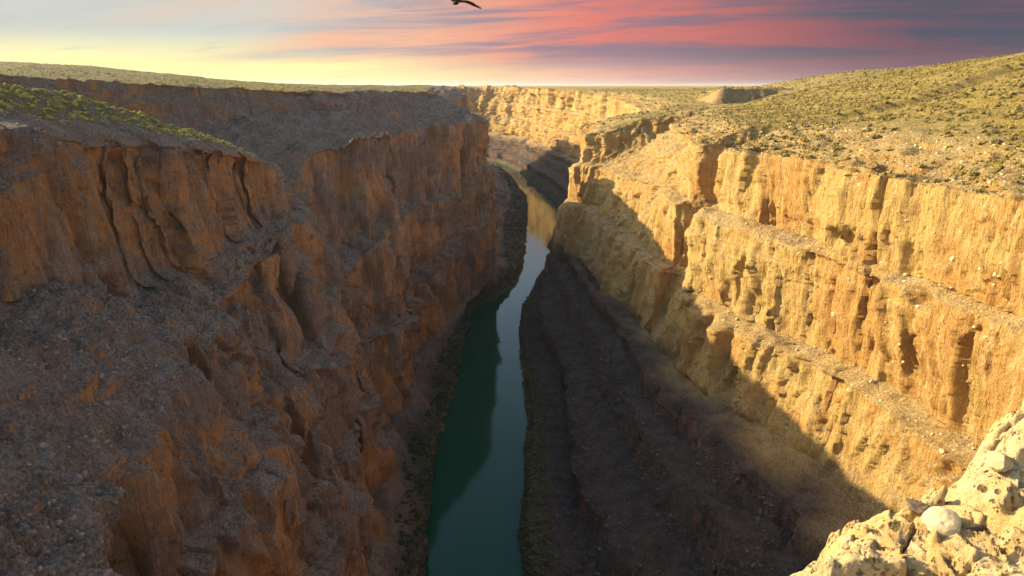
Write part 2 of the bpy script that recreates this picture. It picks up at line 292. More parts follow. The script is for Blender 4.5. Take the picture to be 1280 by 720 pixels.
# ---- left side
def build_left():
    Y = ysamples([L_edge, L_foot, L_rim], -200, 2700, NY)
    bedw = shift(L_water, 9, -286)
    wat = shift(L_water, 0, -280.5)
    bank = shift(L_water, -7, -270)
    ip = lambda T, y, c: float(np.interp(y, [r[0] for r in T], [r[c] for r in T]))
    hi = [(r[0], r[1] * .45 + ip(L_edge, r[0], 1) * .55 + 3, .52 * r[2] + .48 * ip(L_edge, r[0], 2)) for r in L_mid]
    tabs = [bedw, wat, bank, L_foot, shift(L_mid, 3), shift(L_mid, -7, dz=5), hi, shift(hi, -9, dz=6), L_edge, L_capb, L_capt, L_crest, L_ubase, L_rim]
    rows = [int(r * Q) for r in (3, 8, 60, 120, 16, 95, 16, 90, 90, 130, 50, 80, 26)]
    P, tier = loft(tabs, Y, rows, [(4, 5, 7, 21), (5, 8, 7, 22), (6, 6, 12, 23), (7, 9, 12, 24)])
    tier = np.interp(tier, [0, 1, 2, 3, 4, 5, 6, 7, 8, 9, 10, 11, 12, 13], [0, 1, 2, 3, 4, 5, 5.4, 5.5, 6, 7, 8, 9, 10, 11])
    # outward plateau
    nP = int(110 * Q); rimp = P[:, -1]
    off = np.concatenate([np.linspace(0, 1, nP)[1:] ** 2.2 * 1600, np.exp(np.linspace(math.log(1700), math.log(45000), 30))])
    PX = rimp[:, None, 0] - off[None]; PY = np.repeat(Y[:, None], len(off), 1)
    hill = sst(150, 1100, -PX) * 46 * sst(.18, .72, -PX / np.maximum(PY, 200)) * (1 - .0 * PX)
    PZ = rimp[:, None, 2] + (0 - rimp[:, None, 2]) * sst(0, 300, off)[None] * .5 + hill + sst(0, 60, off)[None] * 1.5
    PZ += 5 * fbm(PX / 400, PY / 400, 0 * PX, 3, 77) * sst(20, 300, off)[None]
    P = np.concatenate([P, np.stack([PX, PY, PZ], -1)], 1); tier = np.concatenate([tier, 11 + np.linspace(0.01, 1, len(off))])
    tr = tier[None] + 0 * P[..., 0]; Yg = P[..., 1]
    near = 1 - sst(425, 470, Yg)            # where the cap rock stands
    wall = np.zeros_like(tr); talus = np.zeros_like(tr)
    wall = np.maximum(wall, sst(2.8, 3.1, tr) * (1 - sst(5.9, 6.15, tr)))
    capw = sst(6.9, 7.05, tr) * (1 - sst(7.75, 8.25, tr)) * near
    wall = np.maximum(wall, capw * .75)
    wall = np.maximum(wall, sst(9.9, 10.1, tr) * (1 - sst(10.9, 11.05, tr)) * .35)
    plat = sst(10.9, 11.1, tr)
    low = 1 - sst(.6, 1.6, tr)
    talus = np.clip(1 - wall - plat, 0, 1) * (1 - low * .9) * np.where((tr > 8.0) & (tr < 9.4) & (near > .5), .4, 1)
    hid = P.copy()
    # deep joints that split the cap rock and the buttresses into pillars
    for y0, dep, wd, t0, t1 in ((232, 5, 1.6, 6.6, 8.3), (262, 3, 1.2, 6.6, 8.3), (283, 9, 2.2, 6.5, 8.6), (318, 4, 1.5, 6.6, 8.3), (342, 10, 2.4, 6.5, 8.6), (372, 5, 1.8, 6.6, 8.3), (396, 4, 1.6, 6.6, 8.3),
                                (535, 5, 2.5, 3, 5.6), (556, 7, 2.5, 4.2, 5.7), (585, 6, 3, 3, 5.8), (668, 6, 3, 3, 5.8), (700, 8, 4, 3, 5.8), (760, 8, 5, 3, 5.8), (830, 9, 6, 3, 5.8), (880, 8, 5, 3, 5.8), (415, 7, 5, 3, 5.9), (368, 10, 6, 3, 6.2), (322, 8, 5, 3, 6.2), (285, 9, 6, 3, 6.2), (240, 9, 6, 3, 6.2)):
        yy = y0 + 3 * vn(P[..., 2] / 45, 0 * tr + y0, 0 * tr, 61) + (P[..., 2] + 60) * .05
        P[..., 0] -= dep * np.exp(-((P[..., 1] - yy) / wd) ** 2) * sst(t0 - .1, t0 + .1, tr) * (1 - sst(t1 - .2, t1, tr))
    ledge = np.maximum(sst(3.95, 4.05, tr) * (1 - sst(4.9, 5, tr)), sst(5.38, 5.41, tr) * (1 - sst(5.48, 5.51, tr)))
    P = displace(P, wall * (1.3 - .4 * ledge), talus * 1.15 + .35 * ledge, plat, 100)
    P[..., 2] += EYE
    veg = plat + (sst(8.2, 8.7, tr) * (1 - sst(9.1, 9.6, tr))) * near
    veg = veg + .35 * sst(5.9, 6.1, tr) * (1 - sst(7, 7.1, tr)) * 0 + .9 * (1 - sst(1.6, 2.2, tr))
    dark = 1 - sst(1.8, 3.2, tr + .5 * fbm(P[..., 0] / 40, P[..., 1] / 40, P[..., 2] / 20, 3, 351))  # weight of the painted shade, full at the left bank
    return P, tr, np.clip(veg, 0, 1), talus + plat * .6 + ledge * .8, dark
PL, TL, VL, UL, DL = build_left()
i_b = np.searchsorted(TL[0], 11.0)
i_t = np.searchsorted(TL[0], 3.0)
i_w = np.searchsorted(TL[0], 2.0)

def build_right():
    Y = ysamples([R_rim, R_l2, R_bb], -200, 3460, NY)
    def mid(A, B, f, z, dx=0):
        ys = [r[0] for r in A]; zb = lambda T, y: np.interp(y, [r[0] for r in T], [r[1] for r in T])
        return [(y, float(zb(A, y) * (1 - f) + zb(B, y) * f + dx + 5 * math.sin(y / 47 + z)), z + 3 * math.sin(y / 90)) for y in ys]
    bankc = shift(R_water, 7, -270)
    tabs = [shift(R_water, -9, -286), shift(R_water, 0, -280.5), bankc, mid(R_bb, bankc, .50, -267), mid(R_bb, bankc, .50, -250, 1), R_bb, R_bt, mid(R_bt, R_l3, .45, -216), mid(R_bt, R_l3, .45, -201, 1), R_l3, R_l2, shift(R_l2, 13, dz=5), R_l1, shift(R_l1, 11, dz=4), R_rim]
    tabs[13] = [(a[0], min(a[1], np.interp(a[0], [r[0] for r in R_rim], [r[1] for r in R_rim]) - 1), a[2]) for a in tabs[13]]
    rows = [int(r * Q) for r in (3, 8, 34, 24, 30, 40, 36, 24, 30, 120, 16, 150, 16, 110)]
    P, tier = loft(tabs, Y, rows, [(3, 5, 4, 1), (4, 4, 4, 2), (5, 3, 3, 3), (6, 3, 3, 4), (7, 6, 4, 5), (8, 4, 4, 6), (9, 3, 4, 7), (10, 4, 4, 8), (11, 5, 4, 9), (12, 3, 4, 10), (13, 5, 4, 11)])
    rimp = P[:, -1]
    nP = int(260 * Q)
    off = np.concatenate([np.linspace(0, 1, nP)[1:] ** 1.7 * 900, np.exp(np.linspace(math.log(950), math.log(45000), 40))])
    ang = sst(1500, 2800, Y) * math.pi / 2
    dx, dy = np.cos(ang)[:, None], np.sin(ang)[:, None]
    PX = rimp[:, None, 0] + dx * off[None]; PY = rimp[:, None, 1] + dy * off[None]
    phi = PX / np.maximum(PY, 150)
    r = np.repeat(off[None], len(Y), 0)
    z0 = rimp[:, None, 2]
    z0 = z0 + 10 * sst(-12, 42, r) - 10 * sst(-12, 42, 0 * r)
    low = z0 + (-z0 - 10) * (.45 * sst(-10, 60, r) + .55 * sst(60, 320, r)) * .75
    hw = sst(.27, .5, phi) * (1 - sst(1500, 2300, PY))
    high = z0 + 9 * (sst(-8, 40, r) - sst(-8, 40, 0 * r)) + 46 * sst(10, 330, r) + 8 * sst(300, 800, r) + 16 * sst(.46, .80, phi) * sst(60, 300, r)
    PZ = low * (1 - hw) + high * hw
    # scarp of the side draw behind the promontory
    sc = sst(1090, 1096, PY + 12 * vn(PX / 40, PY / 200, 0 * PX, 3)) * (1 - sst(1400, 1900, PY)) * sst(300, 325, PX) * (1 - sst(440, 560, PX))
    PZ = np.where(PY > 900, np.maximum(PZ, -38 * (1 - sc) - 5 * sc - 14 * (1 - sst(.3, .36, phi)) * (1 - sc)) * sst(.25, .3, phi) + PZ * (1 - sst(.25, .3, phi)), PZ)
    far = sst(1800, 3500, PY); PZ = PZ * (1 - far) + -9 * far
    PZ = np.where(r < .01, rimp[:, None, 2] + 0 * PZ, PZ)
    P = np.concatenate([P, np.stack([PX, PY, PZ], -1)], 1); tier = np.concatenate([tier, 14 + np.linspace(.001, 1, len(off))])
    tr = tier[None] + 0 * P[..., 0]
    rr = np.concatenate([np.zeros((len(Y), P.shape[1] - len(off))), r], 1)
    plat = sst(10, 60, rr) * (tr > 14)
    wall = np.where(tr > 14, (1 - sst(4, 55, rr)), 0)
    wall = np.maximum(wall, sst(8.9, 9.15, tr) * (tr <= 14)); wall = np.maximum(wall, sst(4.9, 5.1, tr) * (1 - sst(5.9, 6.1, tr)) * .55)
    for b in (3, 7): wall = np.maximum(wall, sst(b - .15, b, tr) * (1 - sst(b + 1, b + 1.1, tr)) * .5)
    Yg = P[..., 1]
    low_ = 1 - sst(.6, 1.6, tr)
    talus = np.clip(1 - wall - plat, 0, 1) * (1 - low_ * .9)
    rl = np.maximum(sst(9.95, 10.0, tr) * (1 - sst(10.95, 11.0, tr)), sst(11.95, 12.0, tr) * (1 - sst(12.95, 13.0, tr)))
    wall = wall * (1 - .35 * rl)
    P = displace(P, wall * (.84 + .16 * sst(300, 520, Yg) + .9 * sst(1000, 1600, Yg) * sst(-500, -200, P[..., 0])), talus * (1 - .5 * (tr < 9)), plat, 300)
    P[..., 2] += EYE
    veg = np.clip(plat * (.6 + .4 * sst(10, 120, rr)) + .9 * (1 - sst(1.6, 2.2, tr)), 0, 1)
    scarp = sst(1060, 1080, Yg) * (1 - sst(1100, 1112, Yg)) * (tr > 14)
    veg = veg * (1 - scarp)
    dark = 1 - sst(7.5, 9.6, tr + .9 * fbm(P[..., 0] / 50, Yg / 50, P[..., 2] / 20, 3, 350))  # weight of the painted shade, fading out above the lower right terraces
    dark = np.maximum(dark, .4 * scarp)  # scarp face takes part of the same painted shade
    return P, tr, veg, talus * (1 - .3 * (tr < 9)) + plat * .6 + .6 * rl, dark
PR, TR, VR, UR, DR = build_right()
# left cliffs and slopes
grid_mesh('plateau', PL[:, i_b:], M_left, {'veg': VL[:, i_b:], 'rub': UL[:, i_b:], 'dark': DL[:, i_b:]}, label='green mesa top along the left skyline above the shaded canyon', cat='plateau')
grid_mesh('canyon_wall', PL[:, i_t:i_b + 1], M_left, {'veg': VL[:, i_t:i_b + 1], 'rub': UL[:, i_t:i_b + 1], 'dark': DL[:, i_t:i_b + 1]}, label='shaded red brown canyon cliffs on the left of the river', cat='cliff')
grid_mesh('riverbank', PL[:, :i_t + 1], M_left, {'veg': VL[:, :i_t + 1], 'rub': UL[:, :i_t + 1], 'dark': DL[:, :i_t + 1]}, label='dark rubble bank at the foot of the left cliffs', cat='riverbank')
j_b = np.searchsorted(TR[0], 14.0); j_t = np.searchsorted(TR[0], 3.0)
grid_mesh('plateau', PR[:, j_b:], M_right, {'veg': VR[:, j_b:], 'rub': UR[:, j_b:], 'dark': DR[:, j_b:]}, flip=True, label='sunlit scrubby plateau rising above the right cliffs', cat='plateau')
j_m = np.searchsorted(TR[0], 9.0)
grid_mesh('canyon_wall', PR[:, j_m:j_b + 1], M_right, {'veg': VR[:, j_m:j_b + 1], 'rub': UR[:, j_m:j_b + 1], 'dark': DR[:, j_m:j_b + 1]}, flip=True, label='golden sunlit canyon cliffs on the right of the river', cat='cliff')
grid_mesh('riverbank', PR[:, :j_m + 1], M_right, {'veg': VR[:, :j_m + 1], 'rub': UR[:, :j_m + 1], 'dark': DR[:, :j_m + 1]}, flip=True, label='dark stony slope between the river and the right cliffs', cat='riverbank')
print('terrain', round(time.time() - T0, 1))

# ------------------------------------------------------------------ river
def river():
    t = NT('river_water')
    t.b.inputs['Base Color'].default_value = (.0005, .048, .024, 1)
    t.b.inputs['Roughness'].default_value = .06; t.b.inputs['IOR'].default_value = 1.2
    P = t.pos((1, .5, 1))
    h = t.math('ADD', t.noise(P, .5, 3), t.math('MULTIPLY', t.noise(P, .06, 3), 2))
    t.link(t.bump(h, .10, .25), t.b.inputs['Normal'])
    me = bpy.data.meshes.new('river')
    me.from_pydata([(-5000, -400, 0), (3000, -400, 0), (3000, 4200, 0), (-5000, 4200, 0)], [], [(0, 1, 2, 3)])
    o = bpy.data.objects.new('river', me); COL.objects.link(o); me.materials.append(t.m)
    tag(o, 'calm green river winding along the canyon floor', 'river', kind='structure')
river()

# ------------------------------------------------------------------ desert shrubs
def leaf_mat(name, a, b):
    t = NT(name)
    oi = t.new('ShaderNodeObjectInfo'); P = t.pos()
    c = t.mix(t.ramp(t.noise(P, .22, 3), .38, .62), a, b)
    c = t.mix(t.math('MULTIPLY', oi.outputs['Random'], .35), c, (.16, .13, .05))
    t.link(c, t.b.inputs['Base Color']); t.b.inputs['Roughness'].default_value = .8; t.b.inputs['Specular IOR Level'].default_value = .2
    return t.m
M_shrub = leaf_mat('dry_shrub_leaves', (.27, .20, .035), (.15, .11, .032))
M_shrub_l = leaf_mat('green_shrub_leaves', (.46, .38, .06), (.28, .24, .05))
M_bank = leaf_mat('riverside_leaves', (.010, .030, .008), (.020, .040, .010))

def ico(sub):
    import bmesh
    bm = bmesh.new(); bmesh.ops.create_icosphere(bm, subdivisions=sub, radius=1)
    V = np.array([v.co[:] for v in bm.verts]); F = np.array([[v.index for v in f.verts] for f in bm.faces]); bm.free()
    return V, F
ICO1 = ico(1)
def bush_proto(seed, lumps=4, leaves=40):
    """a few crumpled clumps with loose leaf faces round them; unit size, base at z = 0"""
    r = np.random.default_rng(seed); Vs, Fs, n = [], [], 0
    for k in range(lumps):
        a = r.uniform(0, 6.28); d = r.uniform(.15, .6) * (k > 0); s = r.uniform(.35, .6)
        V = ICO1[0] * (1 + r.uniform(-.35, .3, (len(ICO1[0]), 1))) * s * np.array([1, 1, .8])
        V = V + [math.cos(a) * d, math.sin(a) * d, s * .55]
        Vs.append(V); Fs.append(ICO1[1] + n); n += len(V)
    for k in range(leaves):
        a = r.uniform(0, 6.28); el = r.uniform(.1, 1.4); R = r.uniform(.7, 1.08)
        c = np.array([math.cos(a) * math.cos(el) * R, math.sin(a) * math.cos(el) * R, math.sin(el) * R * .8])
        V = c + r.uniform(-.17, .17, (3, 3)); Vs.append(V); Fs.append(np.array([[n, n + 1, n + 2]])); n += 3
    return np.concatenate(Vs), np.concatenate(Fs)
BUSH = [bush_proto(40 + k, 3 + k % 3, 30) for k in range(8)]
BUSH_LO = [bush_proto(90 + k, 2, 14) for k in range(10)]

def to_px(P):
    """rough view test, used only to leave out plants that no camera near here could see"""
    return P[..., 0] / np.maximum(P[..., 1], 1)
def scatter(P, mask, n, seed):
    """n surface points, chosen by area among the cells of the grid P where mask is true"""
    r = np.random.default_rng(seed)
    A = np.linalg.norm(np.cross(P[1:, :-1] - P[:-1, :-1], P[:-1, 1:] - P[:-1, :-1]), axis=-1) * mask[:-1, :-1]
    c = np.cumsum(A.ravel()); k = np.searchsorted(c, r.uniform(0, c[-1], n)); i, j = np.unravel_index(k, A.shape)
    u, v = r.uniform(0, 1, (2, n, 1))
    return P[i, j] * (1 - u) * (1 - v) + P[i + 1, j] * u * (1 - v) + P[i, j + 1] * (1 - u) * v + P[i + 1, j + 1] * u * v
def mass(name, pts, size, protos, mat, label, cat, seed):
    r = np.random.default_rng(seed); Vs, Fs, n = [], [], 0
    which = r.integers(0, len(protos), len(pts))
    for w, (V, F) in enumerate(protos):
        p = pts[which == w]; s = size[which == w]
        if not len(p): continue
        a = r.uniform(0, 6.28, len(p)); ca, sa = np.cos(a)[:, None], np.sin(a)[:, None]
        x = V[None, :, 0] * ca - V[None, :, 1] * sa; y = V[None, :, 0] * sa + V[None, :, 1] * ca; z = V[None, :, 2] + 0 * x
        W = np.stack([x, y, z * r.uniform(.75, 1.2, (len(p), 1))], -1) * s[:, None, None] + p[:, None] - [0, 0, .08]
        Vs.append(W.reshape(-1, 3)); Fs.append((F[None] + (np.arange(len(p)) * len(V))[:, None, None] + n).reshape(-1, 3)); n += W.shape[0] * W.shape[1]
    me = bpy.data.meshes.new(name); raw_mesh(me, np.concatenate(Vs), np.concatenate(Fs), False); me.materials.append(mat)
    o = bpy.data.objects.new(name, me); COL.objects.link(o); tag(o, label, cat, kind='stuff'); return o

nzR = normals(PR); nzR = np.abs(nzR[..., 2]); nzL = np.abs(normals(PL)[..., 2])
def individuals(pts, size, mat, name, label, group, seed):
    meshes = []
    for k, (V, F) in enumerate(BUSH):
        me = bpy.data.meshes.new(name); raw_mesh(me, V, F, False); me.materials.append(mat); meshes.append(me)
    r = random.Random(seed)
    for p, s in zip(pts, size):
        o = bpy.data.objects.new(name, r.choice(meshes)); COL.objects.link(o)
        o.location = (p[0], p[1], p[2] - .08); o.rotation_euler = (0, 0, r.uniform(0, 6.28)); o.scale = (s, s, s * r.uniform(.8, 1.15))
        tag(o, label, 'shrub', group)
# right plateau
mR = (TR > 14) & (nzR > .55) & (PR[..., 1] < 1000) & (PR[..., 1] > 150) & (to_px(PR) < .85)
pr = scatter(PR, mR, 34000, 5)
clump = vn(pr[:, 0] / 26, pr[:, 1] / 26, 0 * pr[:, 0], 71) + rng.uniform(-.7, .9, len(pr))
pr = pr[clump > -.05]
sz = .55 + rng.gamma(2.0, .42, len(pr)); sz = np.clip(sz, .5, 3.2)
key = sz / np.linalg.norm(pr - [0, 0, EYE], axis=1) * (to_px(pr) < .74); o_ = np.argsort(-key)
individuals(pr[o_[:230]], sz[o_[:230]], M_shrub, 'desert_shrub', 'low dry yellow green shrub on the sunlit scrubby plateau right of the canyon', 'shrubs dotted over the sunlit plateau', 3)
prf = scatter(PR, (TR > 14) & (PR[..., 1] >= 1000) & (PR[..., 1] < 2300) & (to_px(PR) < .8) & (PR[..., 0] > 100) & (nzR > .55), 7000, 25)
mass('scrub', prf, np.clip(1.2 + rng.gamma(2, .6, len(prf)), 1, 5), BUSH_LO, M_shrub, 'distant brush on the flat plateau past the promontory', 'scrub', 26)
mass('scrub', pr[o_[230:]], sz[o_[230:]], BUSH_LO, M_shrub, 'countless low dry bushes covering the sunlit plateau right of the canyon', 'scrub', 11)
# crest of the cap rock and the mesa behind it
mL = (TL > 8.45) & (TL < 9.5) & (nzL > .5) & (PL[..., 1] < 425) & (PL[..., 1] > 150)
pl = scatter(PL, mL, 4200, 6); sl_ = np.clip(.5 + rng.gamma(2.0, .3, len(pl)), .5, 2.0)
key = sl_ / np.linalg.norm(pl - [0, 0, EYE], axis=1); o_ = np.argsort(-key)
individuals(pl[o_[:70]], sl_[o_[:70]], M_shrub_l, 'desert_shrub', 'green shrub on the crest of the nearest cap rock left of the canyon', 'shrubs along the crest of the left cap rock', 4)
mass('scrub', pl[o_[70:]], sl_[o_[70:]], BUSH_LO, M_shrub_l, 'low green scrub along the crest of the nearest left cap rock', 'scrub', 12)
mL2 = (TL > 11.0) & (PL[..., 1] > 250) & (PL[..., 1] < 1500) & (to_px(PL) > -.85) & (PL[..., 0] > -900)
pl2 = scatter(PL, mL2, 6000, 8)
mass('scrub', pl2, np.minimum(np.clip(.6 + rng.gamma(2, .4, len(pl2)), .5, 3), pl2[:, 1] / 330), BUSH_LO, M_shrub_l, 'green brush over the flat mesa top along the left skyline', 'scrub', 13)
# river thickets
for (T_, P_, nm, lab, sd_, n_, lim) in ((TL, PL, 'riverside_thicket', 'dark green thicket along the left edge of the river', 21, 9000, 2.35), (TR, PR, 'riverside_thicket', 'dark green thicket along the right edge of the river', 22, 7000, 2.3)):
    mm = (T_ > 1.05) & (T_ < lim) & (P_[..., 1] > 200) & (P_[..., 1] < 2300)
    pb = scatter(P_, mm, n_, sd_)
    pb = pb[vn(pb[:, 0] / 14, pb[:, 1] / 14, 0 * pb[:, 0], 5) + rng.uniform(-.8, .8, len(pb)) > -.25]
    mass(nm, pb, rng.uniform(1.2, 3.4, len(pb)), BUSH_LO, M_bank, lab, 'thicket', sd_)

# ------------------------------------------------------------------ foreground outcrop
def outcrop_mat():
    t = NT('pitted_limestone'); P = t.pos()
    big = t.noise(P, .22, 5, .6); mid = t.noise(P, 1.1, 6, .65); fine = t.noise(P, 6.0, 6, .7)
    c = t.mix(t.ramp(big, .4, .62), (.66, .50, .24), (.68, .43, .15))
    c = t.mix(t.math('MULTIPLY', t.ramp(mid, .50, .66), .8), c, (.72, .58, .34))
    pit = t.vor(P, 3.2); pit2 = t.vor(P, 8.5)
    pm = t.math('MULTIPLY', t.ramp(t.noise(P, .9, 5, .7), .50, .60), t.ramp(pit, .42, .2))
    pm = t.math('MAXIMUM', pm, t.math('MULTIPLY', t.math('MULTIPLY', t.ramp(t.noise(P, 1.7, 4, .7), .52, .62), t.ramp(pit2, .45, .2)), .8))
    c = t.mix(t.math('MULTIPLY', pm, .85), c, (.14, .065, .03))
    c = t.mix(t.math('MULTIPLY', t.ramp(fine, .56, .70), .5), c, (.30, .18, .08))
    t.link(c, t.b.inputs['Base Color']); t.b.inputs['Roughness'].default_value = .92; t.b.inputs['Specular IOR Level'].default_value = .2
    h = t.math('SUBTRACT', t.math('ADD', t.math('MULTIPLY', t.noise(P, 5, 8, .75), .5), t.math('MULTIPLY', mid, .4)), t.math('MULTIPLY', pm, .5))
    t.link(t.bump(h, 1.0, .45), t.b.inputs['Normal'])
    return t.m
M_out = outcrop_mat()
EDGE = np.array([(3.4, 6), (3.2, 11), (4.6, 14.2), (6.0, 16.0), (8.3, 17.4), (9.9, 18.4), (11.4, 18.9), (12.9, 19.1), (14.4, 19.9), (16.5, 21.4), (19.5, 23.5), (26, 26), (40, 28), (60, 30)], float)
def edge_sd(X, Y):
    """distance inside (+) or outside (-) the brink of the outcrop"""
    best = np.full(X.shape, 1e9); sgn = np.ones(X.shape)
    for (ax, ay), (bx, by) in zip(EDGE[:-1], EDGE[1:]):
        ux, uy = bx - ax, by - ay; L2 = ux * ux + uy * uy
        t = np.clip(((X - ax) * ux + (Y - ay) * uy) / L2, 0, 1)
        d = np.hypot(X - ax - t * ux, Y - ay - t * uy); s = np.sign(-((X - ax) * uy * -1 + (Y - ay) * ux))
        m = d < best; best = np.where(m, d, best); sgn = np.where(m, s, sgn)
    return best * sgn
def outcrop_h(X, Y):
    d = edge_sd(X, Y) + .5 * fbm(X / 1.8, Y / 1.8, 0 * X, 3, 501)
    top = -12.3 + .16 * np.clip(X - 11, 0, 7) + .7 * fbm(X / 5, Y / 5, 0 * X, 3, 502) + .12 * (X - 12)
    w1, w2, wc = worley(X / 2.3 + .2 * Y, Y / 1.6, 0 * X, 503); v1, v2, vc = worley(X / .7, Y / .7, 0 * X + .3, 504)
    top += .8 * (wc - .5) * sst(0, .12, w2 - w1) - .3 * sst(.10, 0, w2 - w1) + .10 * (vc - .5) * sst(0, .2, v2 - v1) + facet(X, Y + .3 * X, 0 * X, 530, 2.4, 5, .75, 1.8, .04) + facet(X, Y, 0 * X, 531, .85, 5, .16, .6, .05) + facet(X, Y, 0 * X, 532, .3, 5, .05, .2, .06)
    top += .10 * fbm(X / 1.6, Y / 1.6, 0 * X, 5, 505, .5)
    # tilted beds that crop out as parallel ribs towards the near corner
    b = (X * .55 + Y * .85) / .55 + .6 * vn(X / 2, Y / 2, 0 * X, 506)
    ribs = np.abs((b % 1) - .5) * 2
    top += .26 * (ribs - .5) * sst(14.5, 13.5, Y - .0 * X) * sst(9, 11, X)
    sh = np.where(d > 0, -1.3 * np.exp(-np.maximum(d, 0) / .8), -1.3 + 4.2 * d)
    return top + sh
gx = np.concatenate([np.linspace(-24, 5, 60)[:-1], np.arange(5, 24, .045), np.linspace(24, 60, 60)[1:]])
gy = np.concatenate([np.linspace(-30, 10, 60)[:-1], np.arange(10, 25, .045), np.linspace(25, 70, 70)[1:]])
GX, GY = np.meshgrid(gx, gy, indexing='ij')
GZ = np.maximum(outcrop_h(GX, GY), -200)
OP = np.stack([GX, GY, GZ + EYE], -1)
f_ = fbm(GX / .9, GY / .9, GZ / .9, 4, 520, .6)
n_ = normals(OP); OP = OP + n_ * (f_ * .05)[..., None]
grid_mesh('rock_outcrop', OP, M_out, None, flip=False, label='pale pitted rock outcrop in the near right corner above the canyon', cat='rock outcrop')

def stone_mat(name, a, b, sc):
    t = NT(name); P = t.pos()
    c = t.mix(t.ramp(t.noise(P, sc, 6, .65), .4, .62), a, b)
    t.link(c, t.b.inputs['Base Color']); t.b.inputs['Roughness'].default_value = .85; t.b.inputs['Specular IOR Level'].default_value = .25
    t.link(t.bump(t.noise(P, sc * 3, 7, .7), .6, .06), t.b.inputs['Normal']); return t.m
M_pale = stone_mat('pale_boulder', (.50, .38, .20), (.58, .47, .27), 1.5)
M_brown = stone_mat('dark_boulder', (.07, .048, .036), (.17, .115, .07), 4)
M_tan = stone_mat('tan_stone', (.42, .30, .15), (.54, .40, .20), 3)
def rock_proto(seed):
    r = np.random.default_rng(seed); V = ICO1[0] * r.uniform(.75, 1.1, (len(ICO1[0]), 1)) * r.uniform(.6, 1.1, 3)
    for _ in range(5):
        n = r.normal(size=3); n /= np.linalg.norm(n); V = V - np.outer(np.maximum(V @ n - .5, 0), n)
    return V * [1, 1, .8], ICO1[1]
ROCKS = [rock_proto(700 + k) for k in range(8)]
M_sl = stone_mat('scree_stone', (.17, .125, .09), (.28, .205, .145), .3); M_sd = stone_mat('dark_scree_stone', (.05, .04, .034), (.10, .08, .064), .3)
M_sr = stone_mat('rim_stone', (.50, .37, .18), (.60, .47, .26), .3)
def rsz(n, a, b, sd): return np.minimum(a + np.random.default_rng(sd).gamma(1.3, b, n), a + 6 * b)
pq = scatter(PL, (TL > 6.0) & (TL < 6.95) & (PL[..., 1] < 480) & (PL[..., 1] > 90), 2600, 31)
mass('scree', pq, rsz(len(pq), .2, .3, 1), ROCKS, M_sl, 'loose grey brown blocks strewn over the broad left ledge', 'scree', 31)
pq = scatter(PL, (TL > 7.9) & (TL < 11.0) & (nzL > .5) & (PL[..., 1] < 950) & (PL[..., 1] > 150), 4000, 34)
mass('scree', pq, rsz(len(pq), .3, .4, 4), ROCKS, M_sl, 'broken stones on the upper left slopes below the mesa rim', 'scree', 34)
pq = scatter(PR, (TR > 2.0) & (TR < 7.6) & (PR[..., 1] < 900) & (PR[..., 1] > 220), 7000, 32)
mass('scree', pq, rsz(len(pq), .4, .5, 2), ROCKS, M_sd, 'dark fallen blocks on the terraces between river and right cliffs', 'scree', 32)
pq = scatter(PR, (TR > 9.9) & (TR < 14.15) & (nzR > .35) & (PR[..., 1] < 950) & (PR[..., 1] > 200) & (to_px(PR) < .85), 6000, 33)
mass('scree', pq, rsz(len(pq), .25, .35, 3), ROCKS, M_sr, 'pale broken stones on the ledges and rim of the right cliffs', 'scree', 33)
def stone(name, loc, size, rot, mat, seed, amp, label, cat, chips=.0, group=None):
    V, F = ico(5)
    x, y, z = V.T; k = seed * 3.7
    d = 1 + amp * fbm(x * 1.1 + k, y * 1.1, z * 1.1, 4, seed) + .3 * amp * fbm(x * 4 + k, y * 4, z * 4, 3, seed + 3)
    V = V * d[:, None]
    r = np.random.default_rng(seed)
    for _ in range(int(chips)):                      # flat broken faces
        n = r.normal(size=3); n /= np.linalg.norm(n); lim = r.uniform(.55, .8); q = V @ n
        V = V - np.outer(np.maximum(q - lim, 0) * .92, n)
    me = bpy.data.meshes.new(name); raw_mesh(me, V * size, F); me.materials.append(mat)
    o = bpy.data.objects.new(name, me); COL.objects.link(o); o.location = loc; o.rotation_euler = rot
    return tag(o, label, cat, group)
def out_z(x, y):
    i = int(np.argmin(abs(gx - x))); j = int(np.argmin(abs(gy - y))); return OP[i, j, 2]
def on_out(x, y, up): return (x, y, out_z(x, y) + up)
stone('boulder', on_out(12.62, 17.2, .50), (.58, .54, .46), (.1, .2, .4), M_pale, 3, .10, 'smooth pale rounded boulder lying on the near rock outcrop', 'boulder', 2)
stone('boulder', on_out(13.0, 18.35, .10), (.75, .40, .30), (.1, .15, -.5), M_brown, 8, .35, 'dark brown wedge shaped rock behind the pale boulder', 'rock', 9)
stone('boulder', on_out(13.45, 16.95, .10), (.45, .22, .18), (.1, .1, .2), M_brown, 12, .25, 'small dark flat rock close beside the pale boulder', 'rock', 8)
for k, (x, y, s, lab) in enumerate(((10.2, 17.5, .34, 'tan broken rock on the rounded knob at the outcrop brink'), (15.6, 19.4, .55, 'tan broken rock highest on the outcrop by the right picture edge'), (14.9, 17.2, .30, 'tan broken rock right of the pale boulder'))):
    stone('rock', on_out(x, y, s * .3), (s, s * .8, s * .6), (.2 * k, .3, k), M_tan, 20 + k, .25, lab, 'rock', 8)

